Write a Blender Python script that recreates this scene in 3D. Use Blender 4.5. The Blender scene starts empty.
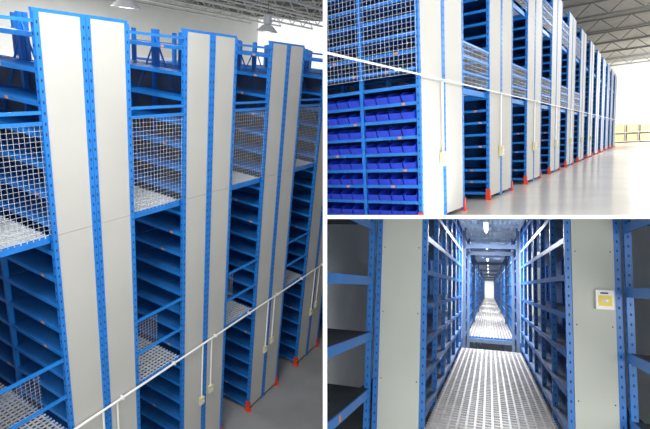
import bpy, bmesh, math, random
from mathutils import Vector
random.seed(3)
F=465.0; PX,PY=325.0,217.0
CAM=Vector((0,0,10))
def c2w(x,y,z): return Vector((x,z,y))
def vp(px,py): return c2w(px-PX,PY-py,F)
def ray(px,py,z): return CAM+c2w((px-PX)/F,(PY-py)/F,1)*z
# ---------------------------------------------------------------- materials
def mat(name,col,rough=.5,metal=0,var=.0,scale=6,bump=0,emis=None,es=0,stretch=None,spec=.5):
    m=bpy.data.materials.new(name); m.use_nodes=True
    nt=m.node_tree; b=nt.nodes['Principled BSDF']
    b.inputs['Base Color'].default_value=(*col,1); b.inputs['Roughness'].default_value=rough
    b.inputs['Metallic'].default_value=metal
    b.inputs['Specular IOR Level'].default_value=spec
    if emis: 
        b.inputs['Emission Color'].default_value=(*emis,1); b.inputs['Emission Strength'].default_value=es
    if var or bump:
        tc=nt.nodes.new('ShaderNodeTexCoord'); mp=nt.nodes.new('ShaderNodeMapping')
        if stretch: mp.inputs['Scale'].default_value=stretch
        n=nt.nodes.new('ShaderNodeTexNoise'); n.inputs['Scale'].default_value=scale; n.inputs['Detail'].default_value=6
        nt.links.new(tc.outputs['Object'],mp.inputs[0]); nt.links.new(mp.outputs[0],n.inputs['Vector'])
        if var:
            r=nt.nodes.new('ShaderNodeValToRGB')
            r.color_ramp.elements[0].position=.3; r.color_ramp.elements[1].position=.7
            r.color_ramp.elements[0].color=(*[c*(1-var) for c in col],1)
            r.color_ramp.elements[1].color=(*[min(1,c*(1+var)) for c in col],1)
            nt.links.new(n.outputs['Fac'],r.inputs[0]); nt.links.new(r.outputs[0],b.inputs['Base Color'])
        if bump:
            bp=nt.nodes.new('ShaderNodeBump'); bp.inputs['Strength'].default_value=bump; bp.inputs['Distance'].default_value=.02
            nt.links.new(n.outputs['Fac'],bp.inputs['Height']); nt.links.new(bp.outputs[0],b.inputs['Normal'])
    return m
BLUE=mat('blue_paint',(.012,.195,.62),.4,var=.1)
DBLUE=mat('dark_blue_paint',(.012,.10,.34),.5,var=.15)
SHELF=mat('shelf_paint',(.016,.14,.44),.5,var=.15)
BLUE3=mat('blue_paint_aisle',(.025,.18,.54),.4,var=.12)
SHELF3=mat('shelf_grey_blue',(.17,.24,.38),.5,var=.15)
GRAY=mat('grey_panel',(.52,.505,.46),.6,var=.04,scale=1.2,bump=.05,spec=.25)
GRAY3=mat('grey_panel_aisle',(.56,.575,.50),.6,var=.05,scale=1.2,bump=.05,spec=.25)
HOLE=mat('slot_dark',(.006,.04,.14),.8)
RED=mat('red_guard',(.8,.06,.02),.4,var=.08)
STEEL=mat('galvanised_wire',(.7,.72,.72),.4,metal=.1,var=.1)
WHITE=mat('white_plaster',(.92,.92,.92),.6,var=.02)
CABLE=mat('white_conduit',(.88,.87,.83),.4,var=.02)
BOXM=mat('outlet_ivory',(.66,.6,.38),.4,var=.05)
YEL=mat('yellow_label',(.9,.68,.08),.5,var=.05)
ORG=mat('orange_tag',(.75,.3,.12),.5,var=.05)
BIN=mat('bin_plastic',(.015,.05,.58),.35,var=.1)
CONC=mat('concrete',(.27,.27,.27),.5,var=.12,scale=1.5,bump=.05)
CONC2=mat('pale_concrete',(.58,.54,.48),.2,var=.06,scale=1.2)
CEIL=mat('ceiling_sheet',(.34,.33,.30),.7,var=.15,scale=3)
TRUSS=mat('truss_paint',(.62,.62,.6),.5,var=.05)
TRUSSD=mat('truss_dark',(.2,.2,.19),.5,var=.05)
WALLM=mat('wall_paint',(.78,.78,.74),.7,var=.04,scale=1)
TAN=mat('cardboard',(.78,.6,.32),.7,var=.15,scale=8)
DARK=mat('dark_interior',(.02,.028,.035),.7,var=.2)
GREYD=mat('covered_goods',(.10,.13,.17),.6,var=.4,scale=2)
LAMP=mat('lamp_glow',(1,1,1),.5,var=.01,emis=(1,.98,.93),es=6)
WIN=mat('window_daylight',(1,1,1),.5,var=.01,emis=(1,.99,.96),es=2.0)
PANE3=mat('grating_steel',(.6,.555,.53),.4,var=.15,scale=10)
# ---------------------------------------------------------------- builder
class Room:
    def __init__(s,O,A,D,U,clips): s.O,s.A,s.D,s.U,s.clips=O,A.normalized(),D.normalized(),U.normalized(),clips
    def W(s,a,d,z): return s.O+s.A*a+s.D*d+s.U*z
    def L(s,p):
        q=p-s.O; return (q.dot(s.A),q.dot(s.D),q.dot(s.U))
class MB:
    def __init__(s,r): s.r=r; s.v=[]; s.f=[]; s.m=[]; s.used=[]
    def mi(s,m):
        if m not in s.used: s.used.append(m)
        return s.used.index(m)
    def box(s,a0,a1,d0,d1,z0,z1,m):
        W=s.r.W; n=len(s.v)
        for a in(a0,a1):
            for d in(d0,d1):
                for z in(z0,z1): s.v.append(W(a,d,z))
        for f in((0,1,3,2),(4,6,7,5),(0,4,5,1),(2,3,7,6),(0,2,6,4),(1,5,7,3)):
            s.f.append([n+i for i in f]); s.m.append(s.mi(m))
    def poly(s,pts,m):
        n=len(s.v)
        for p in pts: s.v.append(s.r.W(*p))
        s.f.append(list(range(n,n+len(pts)))); s.m.append(s.mi(m))
    def prism(s,prof,axis,t0,t1,m):
        def P(q,t):
            if axis=='a': return (t,q[0],q[1])
            if axis=='d': return (q[0],t,q[1])
            return (q[0],q[1],t)
        n=len(s.v); k=len(prof)
        for t in(t0,t1):
            for q in prof: s.v.append(s.r.W(*P(q,t)))
        for i in range(k):
            s.f.append([n+i,n+(i+1)%k,n+k+(i+1)%k,n+k+i]); s.m.append(s.mi(m))
        s.f.append([n+i for i in range(k)][::-1]); s.m.append(s.mi(m))
        s.f.append([n+k+i for i in range(k)]); s.m.append(s.mi(m))
    def beam(s,p,q,r,m,k=6):
        p=s.r.W(*p); q=s.r.W(*q); ax=(q-p).normalized()
        e=ax.orthogonal().normalized(); g=ax.cross(e); n=len(s.v)
        for c in(p,q):
            for i in range(k):
                t=2*math.pi*(i+.5)/k; s.v.append(c+e*(r*math.cos(t))+g*(r*math.sin(t)))
        for i in range(k):
            s.f.append([n+i,n+(i+1)%k,n+k+(i+1)%k,n+k+i]); s.m.append(s.mi(m))
        s.f.append([n+i for i in range(k)]); s.m.append(s.mi(m)); s.f.append([n+k+i for i in range(k)]); s.m.append(s.mi(m))
    def lathe(s,c,prof,m,k=20):
        n=len(s.v)
        for (r,z) in prof:
            for i in range(k):
                t=2*math.pi*i/k; s.v.append(s.r.W(c[0]+r*math.cos(t),c[1]+r*math.sin(t),c[2]+z))
        for j in range(len(prof)-1):
            for i in range(k):
                s.f.append([n+j*k+i,n+j*k+(i+1)%k,n+(j+1)*k+(i+1)%k,n+(j+1)*k+i]); s.m.append(s.mi(m))
    def done(s,name,extra=()):
        me=bpy.data.meshes.new(name); me.from_pydata([tuple(v) for v in s.v],[],s.f)
        for m in s.used: me.materials.append(m)
        for p,i in zip(me.polygons,s.m): p.material_index=i
        bm=bmesh.new(); bm.from_mesh(me)
        bmesh.ops.recalc_face_normals(bm,faces=bm.faces)
        for co,no in list(s.r.clips)+list(extra):
            if any((v.co-co).dot(no)<0 for v in bm.verts):
                bmesh.ops.bisect_plane(bm,geom=bm.verts[:]+bm.edges[:]+bm.faces[:],plane_co=co,plane_no=-no,clear_outer=True)
        if not bm.verts: bm.free(); return None
        lo=[min(v.co[i] for v in bm.verts) for i in range(3)]; hi=[max(v.co[i] for v in bm.verts) for i in range(3)]
        c=Vector([(lo[i]+hi[i])/2 for i in range(3)])
        for v in bm.verts: v.co-=c
        bm.to_mesh(me); bm.free()
        ob=bpy.data.objects.new(name,me); ob.location=c; bpy.context.scene.collection.objects.link(ob)
        return ob
def frame(H,V):
    H=H.normalized(); U=(V-H*V.dot(H)).normalized(); return H,U
G=.012
left=[(CAM+Vector((-G,0,0)),Vector((-1,0,0)))]
upr=[(CAM+Vector((G,0,0)),Vector((1,0,0))),(CAM+Vector((0,0,G)),Vector((0,0,1)))]
lor=[(CAM+Vector((G,0,0)),Vector((1,0,0))),(CAM+Vector((0,0,-G)),Vector((0,0,-1)))]
# ---------------------------------------------------------------- shared parts
def post(b,a,d,z0,z1,w=.05,front=True,k=1.0,hole_faces='d',m=None):
    b.box(a-w/2,a+w/2,d,d+w,z0,z1,m or BLUE)
    if front:
        z=z0+.06
        while z<z1-.05:
            if 'd' in hole_faces: b.poly([(a-.008*k,d-.002,z),(a+.008*k,d-.002,z),(a+.006*k,d-.002,z+.028*k),(a-.006*k,d-.002,z+.028*k)],HOLE)
            if 'a' in hole_faces:
                for sx in(-1,1):
                    x=a+sx*(w/2+.002); b.poly([(x,d+w*.3,z),(x,d+w*.7,z),(x,d+w*.6,z+.028*k),(x,d+w*.4,z+.028*k)],HOLE)
            z+=.1*k
def rack(room,a0,w,lv,bay,nb,sh,k=1.0,open_tiers=(2,),meshside=False,name='shelving_rack',fk=.8,lit_tiers=()):
    b=MB(room); H=lv[-1]; pw=.05*k; a1=a0+w; am=a0+w/2; D=bay*nb; nt=len(lv)-1
    for (x0,x1) in((a0+pw+.002,am-pw*1.05),(am+pw*1.05,a1-pw-.002)):
        for t in range(nt):
            b.box(x0,x1,-.012,.012,lv[t]+(.06 if t==0 else .002),lv[t+1]-.002,GRAY)
    b.box(a0,a1,0,.04,H,H+.03,BLUE)
    for i in range(nb+1):
        d=i*bay
        for a in(a0+pw/2,am-pw*.55,am+pw*.55,a1-pw/2):
            post(b,a,d-(.02 if i==0 else 0),.02,H,pw,front=(i==0),k=k,hole_faces='da' if (i==0 and a in(a0+pw/2,)) else 'd')
    for t in range(nt):
        T=lv[t+1]-lv[t]
        for s in range(sh[t]):
            z=lv[t]+.12+s*T/sh[t]
            for i in range(nb):
                d0=i*bay+.03; d1=(i+1)*bay-.005
                M=BLUE if t in lit_tiers else SHELF  # lighter blue puts the upper tiers' stronger light into the shelf colour
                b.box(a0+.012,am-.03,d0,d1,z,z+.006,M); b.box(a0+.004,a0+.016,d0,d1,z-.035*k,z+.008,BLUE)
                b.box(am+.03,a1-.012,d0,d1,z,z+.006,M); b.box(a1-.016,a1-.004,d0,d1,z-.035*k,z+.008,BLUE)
                if random.random()<.45:
                    dd=d0+random.uniform(.1,.7)*(bay-.15)
                    b.box(a0+.001,a0+.004,dd,dd+.05*k,z-.028*k,z+.0,ORG)
        if t not in open_tiers:
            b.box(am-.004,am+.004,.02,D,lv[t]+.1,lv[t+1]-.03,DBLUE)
        else:
            b.box(am-.004,am+.004,.35,D,lv[t]+.1,lv[t+1]-.55,GREYD)
            for i in range(nb):
                b.beam((am-.02,i*bay,lv[t]+.1),(am-.02,(i+1)*bay,lv[t+1]-.1),.012*k,BLUE,4)
                b.beam((am-.02,(i+1)*bay,lv[t]+.1),(am-.02,i*bay,lv[t+1]-.1),.012*k,BLUE,4)
    if meshside:
        for t in range(1,nt):
            z=lv[t]+.05
            while z<lv[t+1]-.1: b.box(a0-.03,a0-.027,0,D,z,z+.003,STEEL); z+=.055
            y=0
            while y<D: b.box(a0-.03,a0-.027,y,y+.003,lv[t]+.05,lv[t+1]-.1,STEEL); y+=.055
    for a,s in((a0,1),(a1,-1)):
        h=.3*fk; q=fk
        b.box(min(a-.02*s,a+.075*q*s),max(a-.02*s,a+.075*q*s),-.09*q,.06*q,0,.02,RED)
        b.prism([(a-.012*s,0),(a+.075*q*s,0),(a+.07*q*s,h*.75),(a+.02*q*s,h),(a-.012*s,h)],'d',-.035,-.027,RED)
        b.prism([(-.09*q,0),(.05*q,0),(.05*q,h),(-.02*q,h),(-.04*q,h*.5)],'a',min(a-.014*s,a-.005*s),max(a-.014*s,a-.005*s),RED)
    return b.done(name)
def grating(room,a0,a1,d0,d1,z,sp=.045,w=.01,m=STEEL,name='mezzanine_grating_deck',edge=BLUE,spd=None):
    b=MB(room); spd=spd or sp
    x=a0+.02
    while x<a1-.01: b.box(x,x+w,d0,d1,z-.02,z,m); x+=sp
    y=d0+.01
    while y<d1-.01: b.box(a0,a1,y,y+w,z-.018,z+.002,m); y+=spd
    b.box(a0,a0+.03,d0,d1,z-.07,z-.02,edge); b.box(a1-.03,a1,d0,d1,z-.07,z-.02,edge)
    b.box(a0,a1,d0,d0+.03,z-.08,z-.0,edge)
    y=d0+1.0
    while y<d1: b.box(a0,a1,y,y+.04,z-.07,z-.02,edge); y+=1.0
    return b.done(name)
def guard(room,a0,a1,d,z0,h,sp=.05,w=.003,k=1.0,rails=(.35,.7,1.0),mesh=True,name='wire_mesh_guardrail'):
    b=MB(room)
    if mesh:
        z=z0+.03
        while z<z0+h: b.box(a0,a1,d,d+w,z,z+w,STEEL); z+=sp
        a=a0+.02
        while a<a1: b.box(a,a+w,d,d+w,z0+.03,z0+h,STEEL); a+=sp
    for r in rails: b.box(a0,a1,d-.012,d+.018,z0+h*r-.015*k,z0+h*r+.015*k,BLUE)
    return b.done(name)
def outlet(room,a,z,k=1.0,top=2.3,d=-.02):
    b=MB(room)
    b.box(a-.045*k,a+.045*k,d-.05*k,d,z-.07*k,z+.07*k,BOXM); b.box(a-.03*k,a+.03*k,d-.056*k,d-.05*k,z-.045*k,z+.01*k,CABLE)
    for s in(-.014,.014): b.box(a+(s-.004)*k,a+(s+.004)*k,d-.058*k,d-.056*k,z-.03*k,z-.01*k,HOLE)
    b.beam((a,d-.02*k,z+.07*k),(a,d-.02*k,top),.014*min(k,1),CABLE)
    return b.done('power_outlet_box')
def highbay(room,a,d,z,s=1.0,up=1.5):
    b=MB(room)
    b.lathe((a,d,z),[(.04*s,.36*s),(.09*s,.34*s),(.1*s,.16*s),(.06*s,.14*s),(.12*s,.12*s),(.24*s,.0),(.25*s,-.02*s),(.23*s,-.01*s),(.1*s,.1*s)],TRUSS)
    b.lathe((a,d,z),[(.0,-.0),(.12*s,-.01*s),(.22*s,.0)],LAMP)
    b.beam((a,d,z+.34*s),(a,d,z+up),.012,TRUSSD)
    return b.done('high_bay_lamp')
def truss(room,p0,p1,h,n,m,r=.04,name='roof_truss'):
    b=MB(room); up=h
    q0=(p0[0],p0[1],p0[2]+up); q1=(p1[0],p1[1],p1[2]+up)
    b.beam(p0,p1,r,m,4); b.beam(q0,q1,r,m,4)
    L=lambda a,c,t: tuple(a[i]+(c[i]-a[i])*t for i in range(3))
    for i in range(n):
        b.beam(L(p0,p1,i/n),L(q0,q1,(i+.5)/n),r*.55,m,4); b.beam(L(q0,q1,(i+.5)/n),L(p0,p1,(i+1)/n),r*.55,m,4)
    return b.done(name)
def shell(room,name,a0,a1,d0,d1,z0,z1,m):
    b=MB(room); b.box(a0,a1,d0,d1,z0,z1,m); return b.done(name)
def conduit(room,a0,a1,z,r,step):
    b=MB(room); b.beam((a0,-.055,z),(a1,-.055,z),r,CABLE,8)
    a=a0
    while a<a1: b.box(a-.012,a+.012,-.08,-.02,z-r*1.3,z+r*1.3,CABLE); a+=step
    return b.done('cable_conduit')
# ================================================================ ROOM 1
H=vp(590,86); Vd=-vp(170,1575)
H1,U1=frame(H,Vd)
D1=H1.cross(U1)
if D1.dot(Vector((-1,0,0)))<0: D1=-D1
top=ray(31,8,4.05)
O1=top-U1*7.0
R1=Room(O1,H1,D1,U1,left)
LV1=[0,2.35,4.85,6.98]
for i in range(-1,6):
    rack(R1,i*1.8,1.0,LV1,1.0,3,(7,8,7),lit_tiers=(2,))
for i in range(-1,6):
    a0=i*1.8+1.0+.004; a1=(i+1)*1.8-.004
    grating(R1,a0,a1,.03,3,LV1[1],sp=.06,w=.012)
    grating(R1,a0,a1,.03,3,LV1[2],sp=.06,w=.012)
    guard(R1,a0,a1,-.005,LV1[1],1.0,rails=(.5,1.0),mesh=False)
    guard(R1,a0,a1,.5,LV1[1],.6,rails=(1.0,),mesh=True)
    guard(R1,a0,a1,-.005,LV1[2],1.15,rails=(1.0,),mesh=True,w=.0022)
    guard(R1,a0,a1,-.005,.0+6.1,.8,mesh=False,rails=(.0,1.0),name='blue_tie_rail')
conduit(R1,-2,12,LV1[1]+.02,.016,.9)
for i in range(0,5):
    outlet(R1,i*1.8+.63,1.35,top=LV1[1]); outlet(R1,i*1.8+.42,1.25,top=LV1[1])
shell(R1,'floor',-8,16,-6,14,-.1,0,CONC)
shell(R1,'ceiling',-8,22,2,14,8.7,8.8,CEIL)
shell(R1,'wall_back',-8,22,14,14.2,0,8.7,WALLM)
for j in range(6):
    truss(R1,(-6,3+2*j,8.15),(20,3+2*j,8.15),.4,26,TRUSS,.04)
for j in range(14):
    b=MB(R1); b.box(-6+2*j,-5.9+2*j,2,14,8.55,8.7,TRUSSD); b.done('roof_purlin')
for px,py,z in((126,4,9),(267,28,12)):
    a,d,zz=R1.L(ray(px,py+3,z)); highbay(R1,a,d,zz,1.1,8.65-zz)
for i in range(0,4):
    b=MB(R1)
    b.prism([(.1,4.65),(.9,4.65),(.9,5.9),(.7,6.25),(.3,6.3),(.1,6.0)],'d',3.3,4.6,GREYD)
    ob=b.done('covered_pallet_goods')
    ob.location+=R1.A*(i*1.8)
# ================================================================ ROOM 2
H=vp(656,129); Vd=-vp(488,3354)
H2,U2=frame(H,Vd); D2=H2.cross(U2)
if D2.dot(Vector((-1,0,0)))<0: D2=-D2
S=1.5
O2=ray(488,200,5.1*S)
R2=Room(O2,H2,D2,U2,upr)
P2=1.8*S; W2=.55*P2; T2=1.72
LV2=[0,T2,2*T2,4.5]
for i in range(-1,11):
    rack(R2,i*P2,W2,LV2,.72,4,(9,9,5),k=.9,open_tiers=(),meshside=(i==-1),fk=.62,lit_tiers=(1,2) if i==-1 else ())
for i in range(-1,10):
    a0=i*P2+W2+.004; a1=(i+1)*P2-.004
    for z in(T2,2*T2):
        grating(R2,a0,a1,.03,2.8,z,sp=.07)
        if i<4: guard(R2,a0,a1,-.005,z,.6,sp=.06)
conduit(R2,-6,30,T2+.02,.010,1.35)
for i in range(-1,6): outlet(R2,i*P2+W2*.42,.78,1.25,T2)
b=MB(R2)
a0=-P2
for s in range(8):
    z=.12+s*T2/9+.008; hh=.12
    for i in range(4):
        n=4; bw=(.72-.06)/n
        for j in range(n):
            d0=i*.72+.045+j*bw; d1=d0+bw-.012
            b.box(a0-.0,a0+.3,d0,d1,z,z+.004,BIN)
            for q in(d0,d1-.004):
                b.prism([(a0,z),(a0+.3,z),(a0+.3,z+hh),(a0+.07,z+hh),(a0-.04,z+hh*.6)],'d',q,q+.004,BIN)
            b.prism([(a0,z),(a0+.004,z),(a0-.036,z+hh*.6),(a0-.04,z+hh*.6)],'d',d0,d1,BIN)
            b.box(a0+.296,a0+.3,d0,d1,z,z+hh,BIN)
b.done('storage_bins')
shell(R2,'floor',-8,42,-14,5,-.1,0,CONC2)
shell(R2,'ceiling',4,42,-14,8,7.0,7.1,CEIL)
shell(R2,'wall_end',42,42.2,-14,8,0,7,WALLM)
shell(R2,'wall_back',-8,42,8,8.2,0,7,WALLM)
b=MB(R2)
for j in range(4):
    b.box(41.88,41.96,-11.5+2.9*j,-9.3+2.9*j,2.6,5.4,WIN)
    for q in(-11.5,-10.4,-9.35): b.box(41.84,41.9,q+2.9*j,q+.06+2.9*j,2.55,5.45,WHITE)
    for q in(2.55,4.0,5.4): b.box(41.84,41.9,-11.5+2.9*j,-9.3+2.9*j,q,q+.06,WHITE)
b.done('window_1')
for j in range(9):
    truss(R2,(6+4*j,-14,6.3),(6+4*j,8,6.3),.6,16,TRUSSD,.05)
for j in range(4):
    b=MB(R2); b.box(4,42,-4-2.4*j,-3.85-2.4*j,6.85,7.0,TRUSSD); b.done('roof_purlin')
for j in range(5):
    highbay(R2,9+5*j,-3.2,5.7,1.2,1.2)
b=MB(R2)
for i in range(11):
    for kx in range(2):
        b.box(40.3,41.5,-9.5+i*.95,-8.75+i*.95,.15+kx*.75,.7+kx*.75,TAN)
    b.box(40.2,40.28,-9.6+i*.95,-9.55+i*.95,0,1.75,TRUSS)
for kx in range(3): b.box(40.2,41.6,-9.6,1,.07+kx*.75,.14+kx*.75,TRUSS)
b.done('carton_pallet_rack')
# ================================================================ ROOM 3
H=vp(489,288); Vd=vp(489,-3000)
H3,U3=frame(H,Vd); A3=H3.cross(U3)
if A3.dot(Vector((1,0,0)))<0: A3=-A3
R3=Room(CAM-U3*1.14,A3,H3,U3,lor)
def siderack(w0,w1,face,d0,d1,z0,z1,sp,bay,name='shelving_rack',endpanel=True,lip=.035,inner=SHELF3,first=.1):
    b=MB(R3)
    fx=w1 if face>0 else w0; bx=w0 if face>0 else w1
    b.box(min(bx,bx+.006*face),max(bx,bx+.006*face),d0+.02,d1,z0,z1,inner)
    n=max(1,round((d1-d0)/bay))
    for i in range(n+1):
        d=d0+(d1-d0-.045)*i/n
        for x in(w0+.0225,w1-.0225):
            post(b,x,d,z0,z1,.045,front=d<12,k=.7,hole_faces='da' if i<3 else 'd',m=BLUE3)
    z=z0+first
    while z<z1-.02:
        for i in range(n):
            e0=d0+.05+(d1-d0-.045)*i/n; e1=d0+(d1-d0-.045)*(i+1)/n
            b.box(w0+.01,w1-.01,e0,e1,z,z+.006,inner)
            b.box(min(fx,fx-.012*face),max(fx,fx-.012*face),e0,e1,z-lip,z+.008,BLUE3)
            if random.random()<.4:
                dd=(e0+e1)/2; b.box(fx-.002,fx+.002,dd,dd+.04,z-lip*.8,z-.005,ORG)
        z+=sp
    if endpanel:
        b.box(w0+.047,w1-.047,d0-.01,d0+.01,z0+.03,z1,GRAY3)
        if d0<5:
            for zz in(.35,.9,1.45):
                for x in(w0+.07,w1-.07): b.beam((x,d0-.014,zz),(x,d0-.01,zz),.005,HOLE,8)
    return b.done(name)
L0,L1,Rr0,Rr1=-.925,-.49,.55,.925
for (d0,d1) in((4,9.4),(10.8,16.2),(17.6,23),(24.6,30),(31.6,38),(39.6,46),(47.6,54)):
    e=.5 if d0==4 else 0
    siderack(L0,L1,1,d0,d1,-e,2.6,.29,.9,first=.1+e)
    siderack(Rr0,Rr1,-1,d0,d1,-e,2.6,.29,.9,first=.1+e)
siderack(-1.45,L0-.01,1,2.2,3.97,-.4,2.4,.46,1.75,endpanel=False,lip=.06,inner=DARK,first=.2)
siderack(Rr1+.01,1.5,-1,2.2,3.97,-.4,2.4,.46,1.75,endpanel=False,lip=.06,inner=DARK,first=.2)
grating(R3,L1,Rr0,3.9,9.4,0,sp=.07,w=.018,m=PANE3,spd=.085,edge=PANE3)
grating(R3,L1,Rr0,11.8,56,0,sp=.07,w=.025,m=PANE3,spd=.12)
grating(R3,L1,Rr0,6,56,2.32,sp=.08,w=.03,m=STEEL,spd=.12,edge=STEEL)
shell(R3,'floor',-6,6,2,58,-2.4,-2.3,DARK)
shell(R3,'wall_end',-6,6,57,57.2,-2.3,4,WALLM)
shell(R3,'wall_left',-4.2,-4,9,57,-2.3,4,WALLM)
shell(R3,'wall_right',4,4.2,9,57,-2.3,4,WALLM)
for d in(9.6,11.6,16.5,23.3,30.4,38.4,46.5,54.5):
    b=MB(R3)
    for x in(L1+.03,Rr0-.03): b.box(x-.03,x+.03,d,d+.06,-2.3,3,SHELF3)
    for z in(-.12,1.9): b.box(L1,Rr0,d,d+.06,z,z+.09,SHELF3)
    b.done('walkway_gate_frame')
for d in(8,12,18,22,27,33,41,49):
    b=MB(R3); b.beam((-.05,d,2.18),(-.05,d+1.2,2.18),.02,LAMP,8); b.box(-.09,-.01,d-.03,d+1.23,2.2,2.25,WHITE); b.done('tube_lamp')
b=MB(R3); x=.80; zc=1.095
b.box(x-.058,x+.058,3.93,3.985,zc-.07,zc+.07,CABLE); b.box(x-.043,x+.043,3.924,3.93,zc-.045,zc+.03,YEL)
b.box(x-.022,x+.022,3.919,3.924,zc-.022,zc+.01,BOXM); b.box(x-.03,x+.02,3.924,3.93,zc+.043,zc+.053,HOLE)
b.beam((x+.01,3.925,zc-.006),(x+.01,3.91,zc-.006),.009,CABLE,12)
b.done('wall_control_box')
# ================================================================ dividing walls
RW=Room(CAM,Vector((1,0,0)),Vector((0,1,0)),Vector((0,0,1)),[])
shell(RW,'wall_divider',-.0095,.0095,2.15,32,-11,14,WHITE)
shell(RW,'ceiling_slab_divider',.0095,22,2.15,58,-.0085,.0085,WHITE)
# ================================================================ lights
def area(name,p,target,size,power,col=(1,1,1)):
    l=bpy.data.lights.new(name,'AREA'); l.energy=power; l.size=size; l.color=col
    o=bpy.data.objects.new(name,l); o.location=p; o.rotation_euler=(target-p).to_track_quat('-Z','Y').to_euler()
    bpy.context.scene.collection.objects.link(o)
area('hall_fill_light',CAM+Vector((-1.2,2.3,2.9)),CAM+Vector((-1.8,6,-2.5)),1.2,125)  # added fill above the rack fronts, no lamp hangs here
area('hall_fill_light_b',CAM+Vector((-2.2,-1.5,3.5)),CAM+Vector((-2.6,5,-3)),2.5,190)  # added fill behind the camera, brightens the hall racks
area('hall_back_lamp_light',R1.W(3,7,8.1),R1.W(3,7.5,2),3,650)
area('hall_back_lamp_light_b',R1.W(9,9,8.1),R1.W(9,9.5,2),3,500)
area('bay_front_fill_light',CAM+Vector((4.2,2.0,3.0)),R2.W(0,0,1.0),1.6,110)  # unseen fill added to the right, lifts the rack end panels
area('bay_lamp_light',R2.W(6,-4,6.2),R2.W(6,-2,0),3,320)
area('bay_lamp_light_b',R2.W(18,-5,6.2),R2.W(18,-4,0),4,1100)
area('bay_end_wall_fill_light',R2.W(32,-6,6.0),R2.W(38,-5,1),4,2800)  # added light that washes the end wall white, no fixture of its own
for d,p in((5.5,40),(8.5,90),(10.4,90),(13,110),(18.5,140),(24,140),(31,150),(38.8,150),(47,150),(55,150)):
    area('aisle_lamp_light',R3.W(0,d,2.1),R3.W(0,d,0),.6,p,(.94,.97,1))
area('cross_passage_light',CAM+Vector((1.3,-1.0,-.25)),R3.W(.1,4.5,1.0),1.2,80)
w=bpy.data.worlds.new('World'); bpy.context.scene.world=w; w.use_nodes=True
w.node_tree.nodes['Background'].inputs[0].default_value=(.94,.97,1,1); w.node_tree.nodes['Background'].inputs[1].default_value=1.15
cd=bpy.data.cameras.new('Camera'); cam=bpy.data.objects.new('Camera',cd); bpy.context.scene.collection.objects.link(cam)
cam.location=CAM; cam.rotation_euler=(math.pi/2,0,0)
cd.sensor_fit='HORIZONTAL'; cd.sensor_width=36; cd.lens=F/650*36; cd.shift_y=2.5/650; cd.clip_end=300; cd.clip_start=.05
bpy.context.scene.camera=cam
bpy.context.scene.view_settings.view_transform='Standard'
